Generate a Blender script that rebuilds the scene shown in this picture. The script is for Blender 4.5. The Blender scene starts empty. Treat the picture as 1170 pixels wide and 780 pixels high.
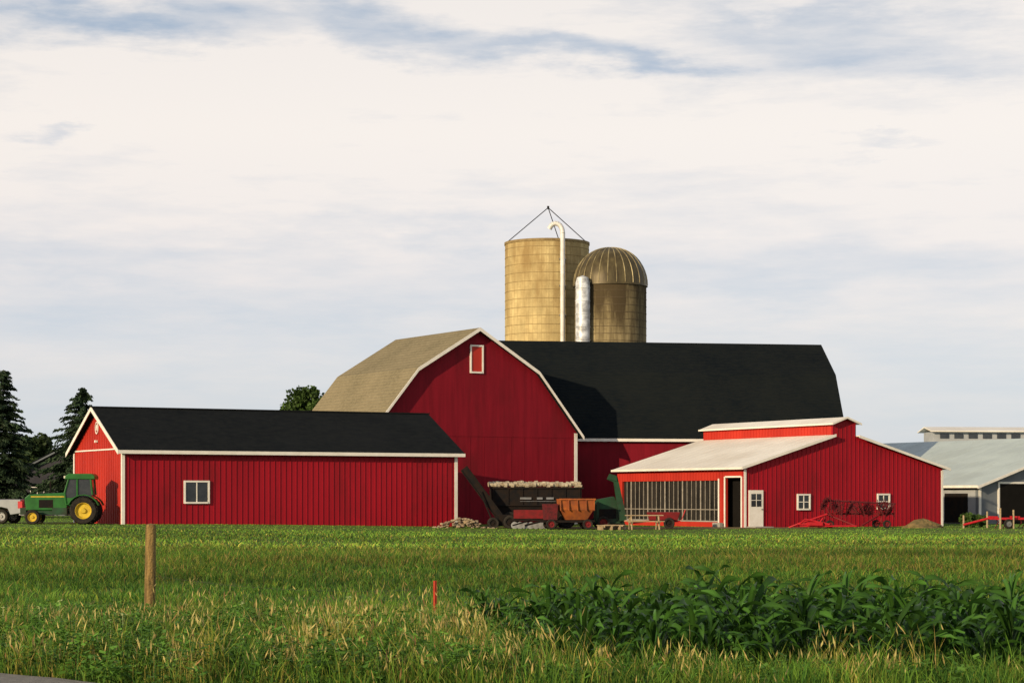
import bpy, math, random
import numpy as np
from mathutils import Vector, Matrix
random.seed(7); rng=np.random.default_rng(11)
F=2400.0; CZ=1.7
def WX(px,d): return (px-585)*d/F
def WZ(py,d): return CZ+(567-py)*d/F
scene=bpy.context.scene
COL=scene.collection
def sst(a,b,x):
    t=np.clip((x-a)/(b-a),0,1); return t*t*(3-2*t)
def gz(x,y):
    return 0.30*sst(3.0,-19.0,x)*sst(70,100,y)+0.03*np.sin(x*.31+y*.17)*sst(20,40,y)*(1-sst(85,100,y))

# ---------------------------------------------------------------- materials
def new_mat(name):
    m=bpy.data.materials.new(name); m.use_nodes=True
    nt=m.node_tree; b=nt.nodes["Principled BSDF"]; return m,nt,b
def coords(nt,scale=(1,1,1),rot=(0,0,0)):
    tc=nt.nodes.new("ShaderNodeTexCoord"); mp=nt.nodes.new("ShaderNodeMapping")
    mp.inputs["Scale"].default_value=scale; mp.inputs["Rotation"].default_value=rot
    nt.links.new(tc.outputs["Object"],mp.inputs["Vector"]); return mp.outputs["Vector"]
def noise(nt,vec,scale,detail=4,rough=.55):
    n=nt.nodes.new("ShaderNodeTexNoise"); n.inputs["Scale"].default_value=scale
    n.inputs["Detail"].default_value=detail; n.inputs["Roughness"].default_value=rough
    nt.links.new(vec,n.inputs["Vector"]); return n.outputs["Fac"]
def mixc(nt,fac,a,b,blend='MIX'):
    n=nt.nodes.new("ShaderNodeMix"); n.data_type='RGBA'; n.blend_type=blend
    def put(s,v):
        if isinstance(v,(tuple,list)): s.default_value=(v[0],v[1],v[2],1)
        elif isinstance(v,(int,float)): s.default_value=v
        else: nt.links.new(v,s)
    put(n.inputs[0],fac); put(n.inputs[6],a); put(n.inputs[7],b); return n.outputs[2]
def ramp(nt,fac,stops):
    r=nt.nodes.new("ShaderNodeValToRGB"); e=r.color_ramp.elements
    while len(e)<len(stops): e.new(.5)
    for i,(p,c) in enumerate(stops):
        e[i].position=p
        e[i].color=(c,c,c,1) if isinstance(c,(int,float)) else (c[0],c[1],c[2],1)
    nt.links.new(fac,r.inputs[0]); return r.outputs[0]
def surf(name,c1,c2=None,rough=.6,metal=0,nscale=1.5,stretch=(1,1,1),bump=0,bscale=20,dirt=None,dscale=.4,spec=.3):
    m,nt,b=new_mat(name)
    c2=c2 or tuple(x*.75 for x in c1)
    v=coords(nt,stretch)
    f=ramp(nt,noise(nt,v,nscale,6),[(.35,0.0),(.65,1.0)])
    c=mixc(nt,f,c1,c2)
    if dirt:
        v2=coords(nt,(1,1,.35)); f2=ramp(nt,noise(nt,v2,dscale,8,.65),[(.5,0.0),(.72,.8)])
        c=mixc(nt,f2,c,dirt)
    nt.links.new(c,b.inputs["Base Color"])
    b.inputs["Roughness"].default_value=rough; b.inputs["Metallic"].default_value=metal
    b.inputs["Specular IOR Level"].default_value=spec
    if bump:
        bn=nt.nodes.new("ShaderNodeBump"); bn.inputs["Strength"].default_value=bump; bn.inputs["Distance"].default_value=.03
        nt.links.new(noise(nt,coords(nt),bscale,4),bn.inputs["Height"]); nt.links.new(bn.outputs[0],b.inputs["Normal"])
    return m
M={}
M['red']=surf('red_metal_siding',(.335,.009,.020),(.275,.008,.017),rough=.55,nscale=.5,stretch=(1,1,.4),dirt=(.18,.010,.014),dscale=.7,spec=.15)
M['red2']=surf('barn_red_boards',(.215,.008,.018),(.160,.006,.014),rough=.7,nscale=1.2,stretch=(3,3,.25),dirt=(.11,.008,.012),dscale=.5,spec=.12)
M['red3']=surf('sunlit_red_siding',(.47,.036,.022),(.38,.027,.018),rough=.55,nscale=.7,stretch=(1,1,.4),spec=.2)  # lit copy of the red siding, warm sunlight put into the colour
M['white']=surf('white_trim_paint',(.80,.77,.71),(.70,.67,.60),rough=.5,nscale=2)
M['glass']=surf('window_glass',(.02,.024,.03),(.035,.04,.045),rough=.12,nscale=3,spec=.6)
M['pane']=surf('dusty_pane',(.035,.032,.028),(.010,.010,.010),rough=.5,nscale=1.6,stretch=(1,2.2,.3),spec=.15)
M['mull']=surf('pale_mullion',(.36,.33,.28),(.24,.22,.19),rough=.6,nscale=4)
M['dark']=surf('dark_interior',(.012,.011,.01),rough=.9,spec=.05)
M['tyre']=surf('tyre_rubber',(.018,.017,.016),(.035,.03,.025),rough=.9,nscale=6,spec=.1)
M['green']=surf('tractor_green_paint',(.020,.13,.022),(.014,.09,.016),rough=.4,nscale=3)
M['green2']=surf('dull_green_paint',(.012,.060,.024),(.010,.036,.016),rough=.6,nscale=3,dirt=(.03,.025,.018),dscale=1.2)
M['yellow']=surf('wheel_yellow_paint',(.60,.44,.03),(.45,.31,.03),rough=.5,nscale=5)
M['steel']=surf('grey_steel',(.26,.27,.28),(.18,.18,.18),rough=.5,metal=.5,nscale=3)
M['wire']=surf('dull_wire',(.06,.06,.05),rough=.8)
M['darksteel']=surf('dark_machine_paint',(.010,.010,.011),(.020,.014,.011),rough=.85,nscale=3,spec=.08)
M['galv']=surf('galvanised_sheet',(.72,.76,.80),(.30,.31,.32),rough=.45,metal=.15,nscale=2.0,stretch=(1,1,1.2))
M['pipe']=surf('pale_pipe_metal',(.72,.72,.71),(.56,.55,.52),rough=.5,metal=.1,nscale=2)
M['orange']=surf('rusty_orange_paint',(.38,.105,.02),(.25,.065,.02),rough=.7,nscale=3,dirt=(.13,.05,.025),dscale=1.5)
M['mred']=surf('implement_red_paint',(.50,.014,.022),(.36,.012,.018),rough=.5,nscale=4)
M['dred']=surf('dull_dark_red_paint',(.20,.010,.014),(.12,.01,.012),rough=.7,nscale=4)
M['wood']=surf('weathered_wood',(.42,.33,.20),(.27,.20,.12),rough=.8,nscale=3,stretch=(1,1,6),bump=.3)
M['post']=surf('fence_post_wood',(.30,.20,.07),(.12,.08,.03),rough=.9,nscale=9,stretch=(3,3,.35),bump=.9,bscale=30)
M['canvas']=surf('cream_load',(.50,.44,.32),(.24,.19,.12),rough=.9,nscale=4,bump=.5,bscale=8)
M['silver']=surf('silver_car_paint',(.26,.28,.30),(.20,.22,.24),rough=.3,metal=.4,nscale=2)
M['greywall']=surf('grey_siding',(.15,.17,.19),(.115,.13,.145),rough=.6,nscale=1)
M['housewall']=surf('dark_house_siding',(.045,.045,.055),(.03,.03,.04),rough=.8,nscale=1)
M['lightwall']=surf('light_grey_siding',(.34,.36,.38),(.28,.30,.32),rough=.6,nscale=1)
M['rock']=surf('field_stone',(.36,.28,.18),(.15,.11,.08),rough=.9,nscale=5,bump=.5)
M['dirt']=surf('brown_soil',(.20,.14,.06),(.11,.09,.035),rough=1,nscale=4,bump=.6)
M['concrete']=surf('concrete_slab',(.34,.33,.30),(.26,.25,.23),rough=.85,nscale=2)
M['rust']=surf('rusty_steel',(.13,.012,.016),(.06,.010,.012),rough=.8,nscale=8)
M['stake']=surf('faded_red_stake',(.50,.06,.03),(.35,.04,.02),rough=.8,nscale=8)
M['bark']=surf('tree_bark',(.10,.075,.05),(.06,.045,.03),rough=.95,nscale=5,stretch=(1,1,.3))
M['asphalt']=surf('worn_road_surface',(.24,.23,.21),(.16,.155,.14),rough=.95,nscale=12,bump=.5,bscale=60)
M['lamp']=surf('lamp_lens',(.75,.72,.6),rough=.3)
def shingle(name,c1,c2,c3,rot):
    m,nt,b=new_mat(name)
    v=coords(nt)
    f=ramp(nt,noise(nt,v,.35,8,.6),[(.35,0.0),(.68,1.0)])
    c=mixc(nt,f,c1,c2)
    v2=coords(nt,rot); f2=ramp(nt,noise(nt,v2,2.2,3,.7),[(.38,0.0),(.62,1.0)])
    c=mixc(nt,mixc(nt,f2,(0,0,0),(.55,.55,.55)),c,c3)
    nt.links.new(c,b.inputs["Base Color"]); b.inputs["Roughness"].default_value=1; b.inputs["Specular IOR Level"].default_value=.03
    w=nt.nodes.new("ShaderNodeTexWave"); w.bands_direction='Z'; w.inputs["Scale"].default_value=1.6; w.inputs["Distortion"].default_value=.4
    nt.links.new(v,w.inputs["Vector"])
    bn=nt.nodes.new("ShaderNodeBump"); bn.inputs["Strength"].default_value=.5; bn.inputs["Distance"].default_value=.04
    nt.links.new(w.outputs["Fac"],bn.inputs["Height"]); nt.links.new(bn.outputs[0],b.inputs["Normal"])
    return m
M['sh_dark']=shingle('charcoal_shingles',(.006,.009,.012),(.011,.014,.015),(.015,.017,.016),(1,1,5))
M['sh_shed']=shingle('dark_shed_roofing',(.009,.011,.013),(.013,.015,.017),(.018,.020,.020),(1,1,3))
M['sh_tan']=shingle('weathered_tan_shingles',(.22,.185,.115),(.15,.13,.08),(.29,.25,.16),(2,2,5))
M['mroof']=surf('pale_metal_roof',(.80,.78,.71),(.70,.67,.60),rough=.5,metal=.0,nscale=.4,dirt=(.62,.57,.48),dscale=.25)
M['mroof2']=surf('blue_grey_metal_roof',(.48,.56,.54),(.40,.47,.46),rough=.5,metal=.05,nscale=.5,dirt=(.36,.41,.38),dscale=.3)
def silo_mat(name,c1,c2,mortar,stain,stain_lo,stain_hi,zt,zb,vs):
    m,nt,b=new_mat(name)
    tc=nt.nodes.new("ShaderNodeTexCoord"); sp=nt.nodes.new("ShaderNodeSeparateXYZ"); nt.links.new(tc.outputs["Object"],sp.inputs[0])
    at=nt.nodes.new("ShaderNodeMath"); at.operation='ARCTAN2'; nt.links.new(sp.outputs[0],at.inputs[0]); nt.links.new(sp.outputs[1],at.inputs[1])
    mu=nt.nodes.new("ShaderNodeMath"); mu.operation='MULTIPLY'; mu.inputs[1].default_value=2.8; nt.links.new(at.outputs[0],mu.inputs[0])
    cb=nt.nodes.new("ShaderNodeCombineXYZ"); nt.links.new(mu.outputs[0],cb.inputs[1]); nt.links.new(sp.outputs[2],cb.inputs[0])
    br=nt.nodes.new("ShaderNodeTexBrick"); br.inputs["Scale"].default_value=1; br.inputs["Brick Width"].default_value=.76; br.inputs["Row Height"].default_value=.30
    br.inputs["Mortar Size"].default_value=.015; br.inputs["Color1"].default_value=(*c1,1); br.inputs["Color2"].default_value=(*c2,1); br.inputs["Mortar"].default_value=(*mortar,1)
    br.inputs["Bias"].default_value=-.1
    nt.links.new(cb.outputs[0],br.inputs["Vector"])
    fb=ramp(nt,noise(nt,coords(nt,(1,1,.8)),.9,6,.65),[(.35,0.0),(.68,1.0)])
    base=mixc(nt,fb,br.outputs["Color"],tuple(x*.62 for x in c1))
    mr=nt.nodes.new("ShaderNodeMapRange"); mr.inputs[1].default_value=zb; mr.inputs[2].default_value=zt; mr.inputs[3].default_value=0; mr.inputs[4].default_value=.34
    nt.links.new(sp.outputs[2],mr.inputs[0])
    n=noise(nt,coords(nt,(1.1,1.1,vs)),1.3,7,.62)
    ad=nt.nodes.new("ShaderNodeMath"); nt.links.new(n,ad.inputs[0]); nt.links.new(mr.outputs[0],ad.inputs[1])
    f=ramp(nt,ad.outputs[0],[(stain_lo,0.0),(stain_hi,.9)])
    c=mixc(nt,f,base,stain)
    nt.links.new(c,b.inputs["Base Color"]); b.inputs["Roughness"].default_value=.95; b.inputs["Specular IOR Level"].default_value=.1
    return m
M['silo1']=silo_mat('ochre_concrete_staves',(.64,.51,.25),(.52,.41,.20),(.40,.30,.14),(.28,.19,.08),.66,.98,19,8,.3)
M['silo2']=silo_mat('stained_concrete_staves',(.36,.295,.16),(.27,.22,.115),(.17,.13,.065),(.050,.036,.020),.58,.84,16.3,10,.16)
M['hoop']=surf('silo_hoop_steel',(.30,.22,.10),(.20,.14,.06),rough=.8,nscale=3)
M['hoop2']=surf('dark_hoop_steel',(.12,.09,.05),(.07,.05,.03),rough=.8,nscale=3)
M['dome']=surf('dark_olive_dome_metal',(.125,.10,.045),(.055,.042,.020),rough=.45,metal=.25,nscale=1.4,stretch=(1.5,1.5,.4),dirt=(.03,.022,.012),dscale=.9,spec=.3)
M['rib']=surf('olive_gold_dome_rib',(.40,.34,.18),(.16,.125,.06),rough=.5,metal=.2,nscale=1.6)
def foliage(name,rough=.6,trans=.3):
    m,nt,b=new_mat(name)
    a=nt.nodes.new("ShaderNodeAttribute"); a.attribute_name="Col"
    nt.links.new(a.outputs["Color"],b.inputs["Base Color"]); b.inputs["Roughness"].default_value=rough; b.inputs["Specular IOR Level"].default_value=.15
    if trans>0:
        t=nt.nodes.new("ShaderNodeBsdfTranslucent"); nt.links.new(a.outputs["Color"],t.inputs["Color"])
        mx=nt.nodes.new("ShaderNodeMixShader"); mx.inputs[0].default_value=trans
        nt.links.new(b.outputs[0],mx.inputs[1]); nt.links.new(t.outputs[0],mx.inputs[2])
        nt.links.new(mx.outputs[0],nt.nodes["Material Output"].inputs["Surface"])
    return m
M['grass']=foliage('grass_blades',.6,.35)
M['lawn']=foliage('lawn_blades',.7,0)
M['leaf']=foliage('tree_leaves',.6,.2)
M['corn']=foliage('corn_leaves',.45,.28)

# ---------------------------------------------------------------- mesh builder
class MB:
    def __init__(s): s.v=[]; s.f=[]
    def add(s,vs,fs):
        o=len(s.v); s.v+= [tuple(map(float,v)) for v in vs]; s.f+=[tuple(i+o for i in f) for f in fs]; return s
    def box(s,x0,x1,y0,y1,z0,z1):
        return s.add([(x0,y0,z0),(x1,y0,z0),(x1,y1,z0),(x0,y1,z0),(x0,y0,z1),(x1,y0,z1),(x1,y1,z1),(x0,y1,z1)],
          [(0,3,2,1),(4,5,6,7),(0,1,5,4),(1,2,6,5),(2,3,7,6),(3,0,4,7)])
    def frust(s,cx,cy,z0,a0,b0,z1,a1,b1,dx=0):
        return s.add([(cx-a0,cy-b0,z0),(cx+a0,cy-b0,z0),(cx+a0,cy+b0,z0),(cx-a0,cy+b0,z0),(cx+dx-a1,cy-b1,z1),(cx+dx+a1,cy-b1,z1),(cx+dx+a1,cy+b1,z1),(cx+dx-a1,cy+b1,z1)],
          [(0,3,2,1),(4,5,6,7),(0,1,5,4),(1,2,6,5),(2,3,7,6),(3,0,4,7)])
    def obox(s,c,size,R):
        a,b,d=[q/2 for q in size]; vs=[Vector(c)+R@Vector((x,y,z)) for z in(-d,d) for x,y in((-a,-b),(a,-b),(a,b),(-a,b))]
        return s.add(vs,[(0,3,2,1),(4,5,6,7),(0,1,5,4),(1,2,6,5),(2,3,7,6),(3,0,4,7)])
    def cyl(s,p0,p1,r,r2=None,n=12,caps=True):
        p0=Vector(p0);p1=Vector(p1); r2=r if r2 is None else r2
        q=(p1-p0).to_track_quat('Z','Y'); vs=[]
        for p,rr in((p0,r),(p1,r2)):
            for i in range(n):
                a=2*math.pi*i/n; vs.append(p+q@Vector((rr*math.cos(a),rr*math.sin(a),0)))
        fs=[(i,(i+1)%n,n+(i+1)%n,n+i) for i in range(n)]
        if caps: fs+=[tuple(range(n-1,-1,-1)),tuple(range(n,2*n))]
        return s.add(vs,fs)
    def tube(s,pts,r,n=10):
        for i in range(len(pts)-1):
            s.cyl(pts[i],pts[i+1],r,r,n,True)
        return s
    def ext(s,poly,axis,a,b):
        n=len(poly)
        def mk(p,t): return (t,p[0],p[1]) if axis=='x' else ((p[0],t,p[1]) if axis=='y' else (p[0],p[1],t))
        vs=[mk(p,a) for p in poly]+[mk(p,b) for p in poly]
        return s.add(vs,[(i,(i+1)%n,n+(i+1)%n,n+i) for i in range(n)]+[tuple(range(n-1,-1,-1)),tuple(range(n,2*n))])
    def lathe(s,prof,n=24,c=(0,0,0),axis='z',closed=False):
        vs=[]
        for r,h in prof:
            for i in range(n):
                a=2*math.pi*i/n; x,y=r*math.cos(a),r*math.sin(a)
                vs.append((c[0]+x,c[1]+y,c[2]+h) if axis=='z' else (c[0]+x,c[1]+h,c[2]+y))
        fs=[]; m=len(prof)
        for j in range(m if closed else m-1):
            k=(j+1)%m
            for i in range(n): fs.append((j*n+i,j*n+(i+1)%n,k*n+(i+1)%n,k*n+i))
        return s.add(vs,fs)
    def strip(s,prof,th,axis,a,b):
        for i in range(len(prof)-1):
            (p,z),(q,w)=prof[i],prof[i+1]
            s.ext([(p,z),(q,w),(q,w+th),(p,z+th)],axis,a,b)
        return s
    def make(s,name,mat,parent=None,smooth=False,bevel=0,loc=None):
        me=bpy.data.meshes.new(name); me.from_pydata(s.v,[],s.f); me.materials.append(mat)
        import bmesh
        bm=bmesh.new(); bm.from_mesh(me); bmesh.ops.recalc_face_normals(bm,faces=bm.faces); bm.to_mesh(me); bm.free()
        if smooth:
            me.polygons.foreach_set('use_smooth',[True]*len(me.polygons))
            try: me.set_sharp_from_angle(angle=math.radians(40))
            except Exception: pass
        o=bpy.data.objects.new(name,me); COL.objects.link(o)
        if parent: o.parent=parent
        if loc: o.location=loc
        if bevel:
            bv=o.modifiers.new('bevel','BEVEL'); bv.width=bevel; bv.segments=2; bv.limit_method='ANGLE'
        return o
def tag(o,label,cat,group=None,kind=None):
    if label: o["label"]=label
    if cat: o["category"]=cat
    if group: o["group"]=group
    if kind: o["kind"]=kind
    return o
def root(name,label,cat,loc,rz=0,group=None):
    e=bpy.data.objects.new(name,None); e.empty_display_size=.3; COL.objects.link(e)
    e.location=loc; e.rotation_euler=(0,0,math.radians(rz)); return tag(e,label,cat,group)
def npmesh(name,V,Fc,mat,col=None,parent=None,smooth=False):
    me=bpy.data.meshes.new(name); k=Fc.shape[1]
    me.vertices.add(len(V)); me.vertices.foreach_set('co',V.astype(np.float32).ravel())
    me.loops.add(Fc.size); me.loops.foreach_set('vertex_index',Fc.astype(np.int32).ravel())
    me.polygons.add(len(Fc)); me.polygons.foreach_set('loop_start',np.arange(0,Fc.size,k,dtype=np.int32))
    try: me.polygons.foreach_set('loop_total',np.full(len(Fc),k,dtype=np.int32))
    except Exception: pass
    me.update(calc_edges=True)
    if col is not None:
        ca=me.color_attributes.new('Col','FLOAT_COLOR','POINT')
        c4=np.ones((len(V),4),np.float32); c4[:,:3]=np.clip(col,0,1); ca.data.foreach_set('color',c4.ravel())
    me.materials.append(mat)
    if smooth: me.polygons.foreach_set('use_smooth',[True]*len(me.polygons))
    o=bpy.data.objects.new(name,me); COL.objects.link(o)
    if parent: o.parent=parent
    return o

# ---------------------------------------------------------------- ground
def ground():
    xs=np.concatenate([np.linspace(-2500,-60,8),np.linspace(-55,55,111),np.linspace(60,2500,8)])
    ys=np.concatenate([np.linspace(-300,5,6),np.linspace(8,170,163),np.linspace(190,4000,12)])
    X,Y=np.meshgrid(xs,ys); Zz=gz(X,Y)
    V=np.stack([X,Y,Zz],-1).reshape(-1,3); nx=len(xs); ny=len(ys)
    i,j=np.meshgrid(np.arange(nx-1),np.arange(ny-1)); b=(j*nx+i).ravel()
    Fc=np.stack([b,b+1,b+nx+1,b+nx],1)
    m,nt,bs=new_mat('meadow_ground')
    v=coords(nt); f=ramp(nt,noise(nt,v,.12,8,.65),[(.35,0.0),(.65,1.0)])
    c=mixc(nt,f,(.065,.13,.020),(.12,.15,.030))
    f2=ramp(nt,noise(nt,v,3,5,.7),[(.4,0.0),(.7,.8)])
    c=mixc(nt,f2,c,(.045,.07,.016)); nt.links.new(c,bs.inputs["Base Color"]); bs.inputs["Roughness"].default_value=1
    bs.inputs["Specular IOR Level"].default_value=.1
    o=npmesh('ground',V,Fc,m,smooth=True); o["kind"]='structure'
ground()
def road_y(x): return 23.8-(x+9)*.93
mb=MB(); N=26; e=[]; o2=[]
for i in range(N):
    t=i/(N-1); x=-9+t*7.5; y=road_y(x)+.05*math.sin(i*1.7)+.03*math.sin(i*4.1); e.append((x,y)); 
for i in range(N):
    x,y=e[i]; o2.append((x-4,y-5.5))
mb.add([(x,y,.03) for x,y in e]+[(x,y,.03) for x,y in o2],[(i,i+1,N+i+1,N+i) for i in range(N-1)])
o=mb.make('road',M['asphalt']); o["kind"]='structure'
mb=MB(); pts=[]
for i in range(48):
    a=2*math.pi*i/48; r=1+.10*math.sin(3*a+1)+.06*math.sin(7*a); x=7.5+9.5*r*math.cos(a); y=113.5+3.6*r*math.sin(a)
    pts.append((x,y,.012+float(gz(x,y))))
mb.add(pts,[tuple(range(48))]); o=mb.make('yard_ground',M['dirt']); o["kind"]='structure'

# ---------------------------------------------------------------- buildings
foot=[]
def window(parent,at,w,h,face,mat_in='glass',bars=('v',),fw=.09,name='window'):
    a,off,zc=at
    def bx(mb,a0,a1,d0,d1,z0,z1):
        if face=='f': mb.box(a0,a1,off-d1,off-d0,z0,z1)
        else: mb.box(off-d1,off-d0,a0,a1,z0,z1)
    g=MB(); bx(g,a-w/2+.01,a+w/2-.01,.005,.035,zc-h/2+.01,zc+h/2-.01); g=g.make(name,M[mat_in],parent)
    f=MB()
    bx(f,a-w/2-fw,a-w/2,.0,.08,zc-h/2-fw,zc+h/2+fw); bx(f,a+w/2,a+w/2+fw,.0,.08,zc-h/2-fw,zc+h/2+fw)
    bx(f,a-w/2,a+w/2,.0,.08,zc+h/2,zc+h/2+fw); bx(f,a-w/2,a+w/2,.0,.10,zc-h/2-fw,zc-h/2)
    if 'v' in bars: bx(f,a-.025,a+.025,.036,.06,zc-h/2,zc+h/2)
    if 'h' in bars: bx(f,a-w/2,a-.0255,.036,.06,zc-.02,zc+.02); bx(f,a+.0255,a+w/2,.036,.06,zc-.02,zc+.02)
    f.make('frame',M['white'],g)
    return g
# --- long low shed
Y1=28; r=root('machine_shed','long low red metal shed with dark roof and white trim','shed',(-19.65,106,.30),Y1)
L,Wd,He,Hr=18.8,8.5,3.83,5.97
foot.append((-19.65,106,Y1,L,Wd))
mb=MB(); mb.ext([(0,-.5),(Wd,-.5),(Wd,He),(Wd/2,Hr-.01),(0,He)],'x',.02,L)
n=int(L/.30)
for i in range(1,n): x=i*L/n; mb.box(x-.022,x+.022,-.028,.01,-.3,He-.02)
mb.make('wall',M['red'],r)
mb=MB(); mb.ext([(0.01,-.5),(Wd-.01,-.5),(Wd-.01,He),(Wd/2,Hr-.02),(0.01,He)],'x',0,.019)
n=int(Wd/.30)
for i in range(1,n):
    y=i*Wd/n; zt=He+(Hr-He)*(1-abs(y-Wd/2)/(Wd/2)); mb.box(-.028,.005,y-.022,y+.022,-.3,zt-.05)
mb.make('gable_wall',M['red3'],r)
sl=(Hr-He)/(Wd/2); ov=.38
prof=[(-ov,He-ov*sl),(Wd/2,Hr),(Wd+ov,He-ov*sl)]
rf=MB().strip(prof,.10,'x',-.35,L+.35).make('roof',M['sh_shed'],r)
MB().box(-.4,L+.4,Wd/2-.12,Wd/2+.12,Hr+.08,Hr+.14).make('ridge_cap',M['sh_shed'],rf)
t=MB(); t.box(-.35,L+.35,-ov-.04,-ov-.003,He-ov*sl-.08,He-ov*sl+.10)
t.strip([(-ov-.04,He-ov*sl-.12),(Wd/2,Hr-.11),(Wd+ov,He-ov*sl-.12)],.23,'x',-.39,-.353)
t.box(-.06,.10,-.06,-.03,-.3,He-.1); t.box(-.06,-.03,-.03,.10,-.3,He-.1)
t.box(-.06,-.03,Wd-.14,Wd+.03,-.3,He-.1); t.box(L-.12,L+.06,-.06,-.03,-.3,He-.1); t.box(L+.03,L+.06,-.03,.12,-.3,He-.1)
t.box(-.05,-.03,.12,Wd-.14,He-.04,He+.03)
t.make('trim',M['white'],r)
window(r,(3.9,-.03,1.63),1.2,1.0,'f')
em=MB(); cy=Wd/2
for i in range(18):
    a0=2*math.pi*i/18;a1=2*math.pi*(i+1)/18
    p=lambda a,rr:(cy+rr*math.cos(a),4.98+rr*1.2*math.sin(a))
    em.ext([p(a0,.27),p(a1,.27),p(a1,.225),p(a0,.225)],'x',-.075,-.035)
em.ext([(cy-.13,4.84),(cy-.06,4.84),(cy-.04,4.98),(cy+.04,4.98),(cy+.06,4.84),(cy+.13,4.84),(cy+.11,5.08),(cy,5.17),(cy-.11,5.08)],'x',-.07,-.035)
em.make('emblem',M['white'],r)
MB().box(-.16,-.03,cy-.09,cy+.09,4.22,4.34).make('wall_lamp',M['white'],r)

# --- gambrel barn with gable towards us
Y2=30; u=Vector((math.cos(math.radians(Y2)),math.sin(math.radians(Y2)),0)); hw=7.06; LA=10.4
pa=Vector((-2.11,126.3,0))-hw*u
r=root('gambrel_barn','tall red barn with tan gambrel roof and white rake trim','barn',pa,Y2)
foot.append((pa.x,pa.y,Y2,2*hw,LA))
half=[(0,11.70),(4.15,9.18),(7.06,5.62)]
P=[(hw-x,z) for x,z in reversed(half)]+[(hw+x,z) for x,z in half[1:]]
mb=MB(); mb.ext([(0,-.3)]+P+[(2*hw,-.3)],'y',0,LA)
n=int(2*hw/.9)
mb.box(.1,2*hw-.1,-.02,.01,5.30,5.36)
for i in range(1,n):
    x=i*2*hw/n; mb.box(x-.012,x+.012,-.012,.01,0,5.29)
mb.make('wall',M['red2'],r)
P2=[(-.28,5.27)]+P+[(2*hw+.28,5.27)]
half_i=len(P2)//2
MB().strip(P2[:half_i+1],.12,'y',-.4,LA+.4).make('roof',M['sh_tan'],r)
MB().strip(P2[half_i:],.12,'y',-.4,LA+.4).make('roof',M['sh_dark'],r)["label"]='dark shingled slope'
t=MB(); t.strip([(a,b-.08) for a,b in P2],.21,'y',-.45,-.403)
t.box(-.02,.2,-.05,-.022,0,5.5); t.box(2*hw-.2,2*hw+.02,-.05,-.022,0,5.6)
t.make('trim',M['white'],r)
window(r,(hw-.03,-.0,9.95),.72,1.5,'f','red3',bars=(),fw=.10,name='hatch')
# --- long dark roofed barn behind
Y3=10; LB=23.6; WB=10.3
r=root('long_barn','long red barn with black shingled gambrel roof','barn',(-1.98,131.46,0),Y3)
foot.append((-1.98,131.46,Y3,LB,WB))
hb=[(0,11.74),(3.0,9.55),(5.15,5.62)]; c=WB/2
P=[(c-x,z) for x,z in reversed(hb)]+[(c+x,z) for x,z in hb[1:]]
MB().ext([(0,-.3)]+P+[(WB,-.3)],'x',0,LB).make('wall',M['red2'],r)
P2=[(-.25,5.2)]+P+[(WB+.25,5.2)]
MB().strip(P2,.12,'x',-.3,LB+.35).make('roof',M['sh_dark'],r)
t=MB(); t.box(-.3,LB+.35,-.31,-.255,5.18,5.36); 
t.make('trim',M['white'],r)
# --- monitor roof shed
Y4=28; r=root('monitor_shed','red metal shed with raised ridge monitor and pale metal roof','shed',(12.7,115,0),Y4)
WC=13.8; LC=13.5; foot.append((12.7,115,Y4,WC,LC))
x1,x2,xm=6.0,7.6,6.8
slope=(5.12-3.35)/6.0
mb=MB()
mb.ext([(0,-.2),(WC,-.2),(WC,3.32),(x2,5.07),(x2,5.83),(xm,6.10),(x1,5.83),(x1,5.08),(0,3.32)],'y',0,.15)
n=int(WC/.30)
for i in range(1,n):
    x=i*WC/n
    if x<x1: zt=3.32+slope*x-.12
    elif x>x2: zt=5.05-(x-x2)*(1.75/6.2)-.12
    else: zt=5.7
    mb.box(x-.022,x+.022,-.028,.01,0,zt)
mb.make('wall',M['red'],r)
sw=MB()
sw.box(0,.15,.151,.25,-.2,3.3)
sw.box(0,.15,.25,1.8,2.75,3.3)
sw.box(0,.15,1.8,2.5,-.2,3.3)
sw.box(0,.15,2.5,12.9,2.60,3.3); sw.box(0,.15,2.5,12.9,-.2,.35); sw.box(0,.15,12.9,LC,-.2,3.3)
for i in range(2,int(LC/.3)):
    y=i*.3
    if 2.5<y<12.9: sw.box(-.026,.01,y-.02,y+.02,2.62,3.2)
    elif 1.8<y: sw.box(-.026,.01,y-.02,y+.02,-.1,3.2)
sw.box(WC-.15,WC,.151,LC,-.2,3.3); sw.box(.151,WC-.151,LC-.15,LC,-.2,3.3)
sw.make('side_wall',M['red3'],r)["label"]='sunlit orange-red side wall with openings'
mw=MB(); mw.box(x1,x1+.1,.151,LC-.3,4.98,5.82); mw.box(x2-.1,x2,.151,LC-.3,4.98,5.82); mw.box(x1+.101,x2-.101,LC-.4,LC-.3,4.9,5.82)
for i in range(2,int(LC/.3)-1): mw.box(x1-.024,x1+.01,i*.3-.02,i*.3+.02,5.12,5.80)
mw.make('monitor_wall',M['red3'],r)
rf=MB(); e0=(-.35,3.35-.35*slope)
rf.strip([e0,(x1-.03,3.35+slope*(x1-.03))],.05,'y',-.30,LC+.1)
sr=(5.08-3.35)/(WC-x2)
rf.strip([(x2+.03,5.08),(WC+.35,3.35-.35*sr)],.05,'y',-.30,LC+.1)
for i in range(0,int((LC+.3)/.9)+1):
    y=-.28+i*.9
    rf.ext([(e0[0],e0[1]+.04),(x1-.04,3.35+slope*(x1-.04)+.04),(x1-.04,3.35+slope*(x1-.04)+.058),(e0[0],e0[1]+.058)],'y',y,y+.03)
rf.make('roof',M['mroof'],r)
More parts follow.
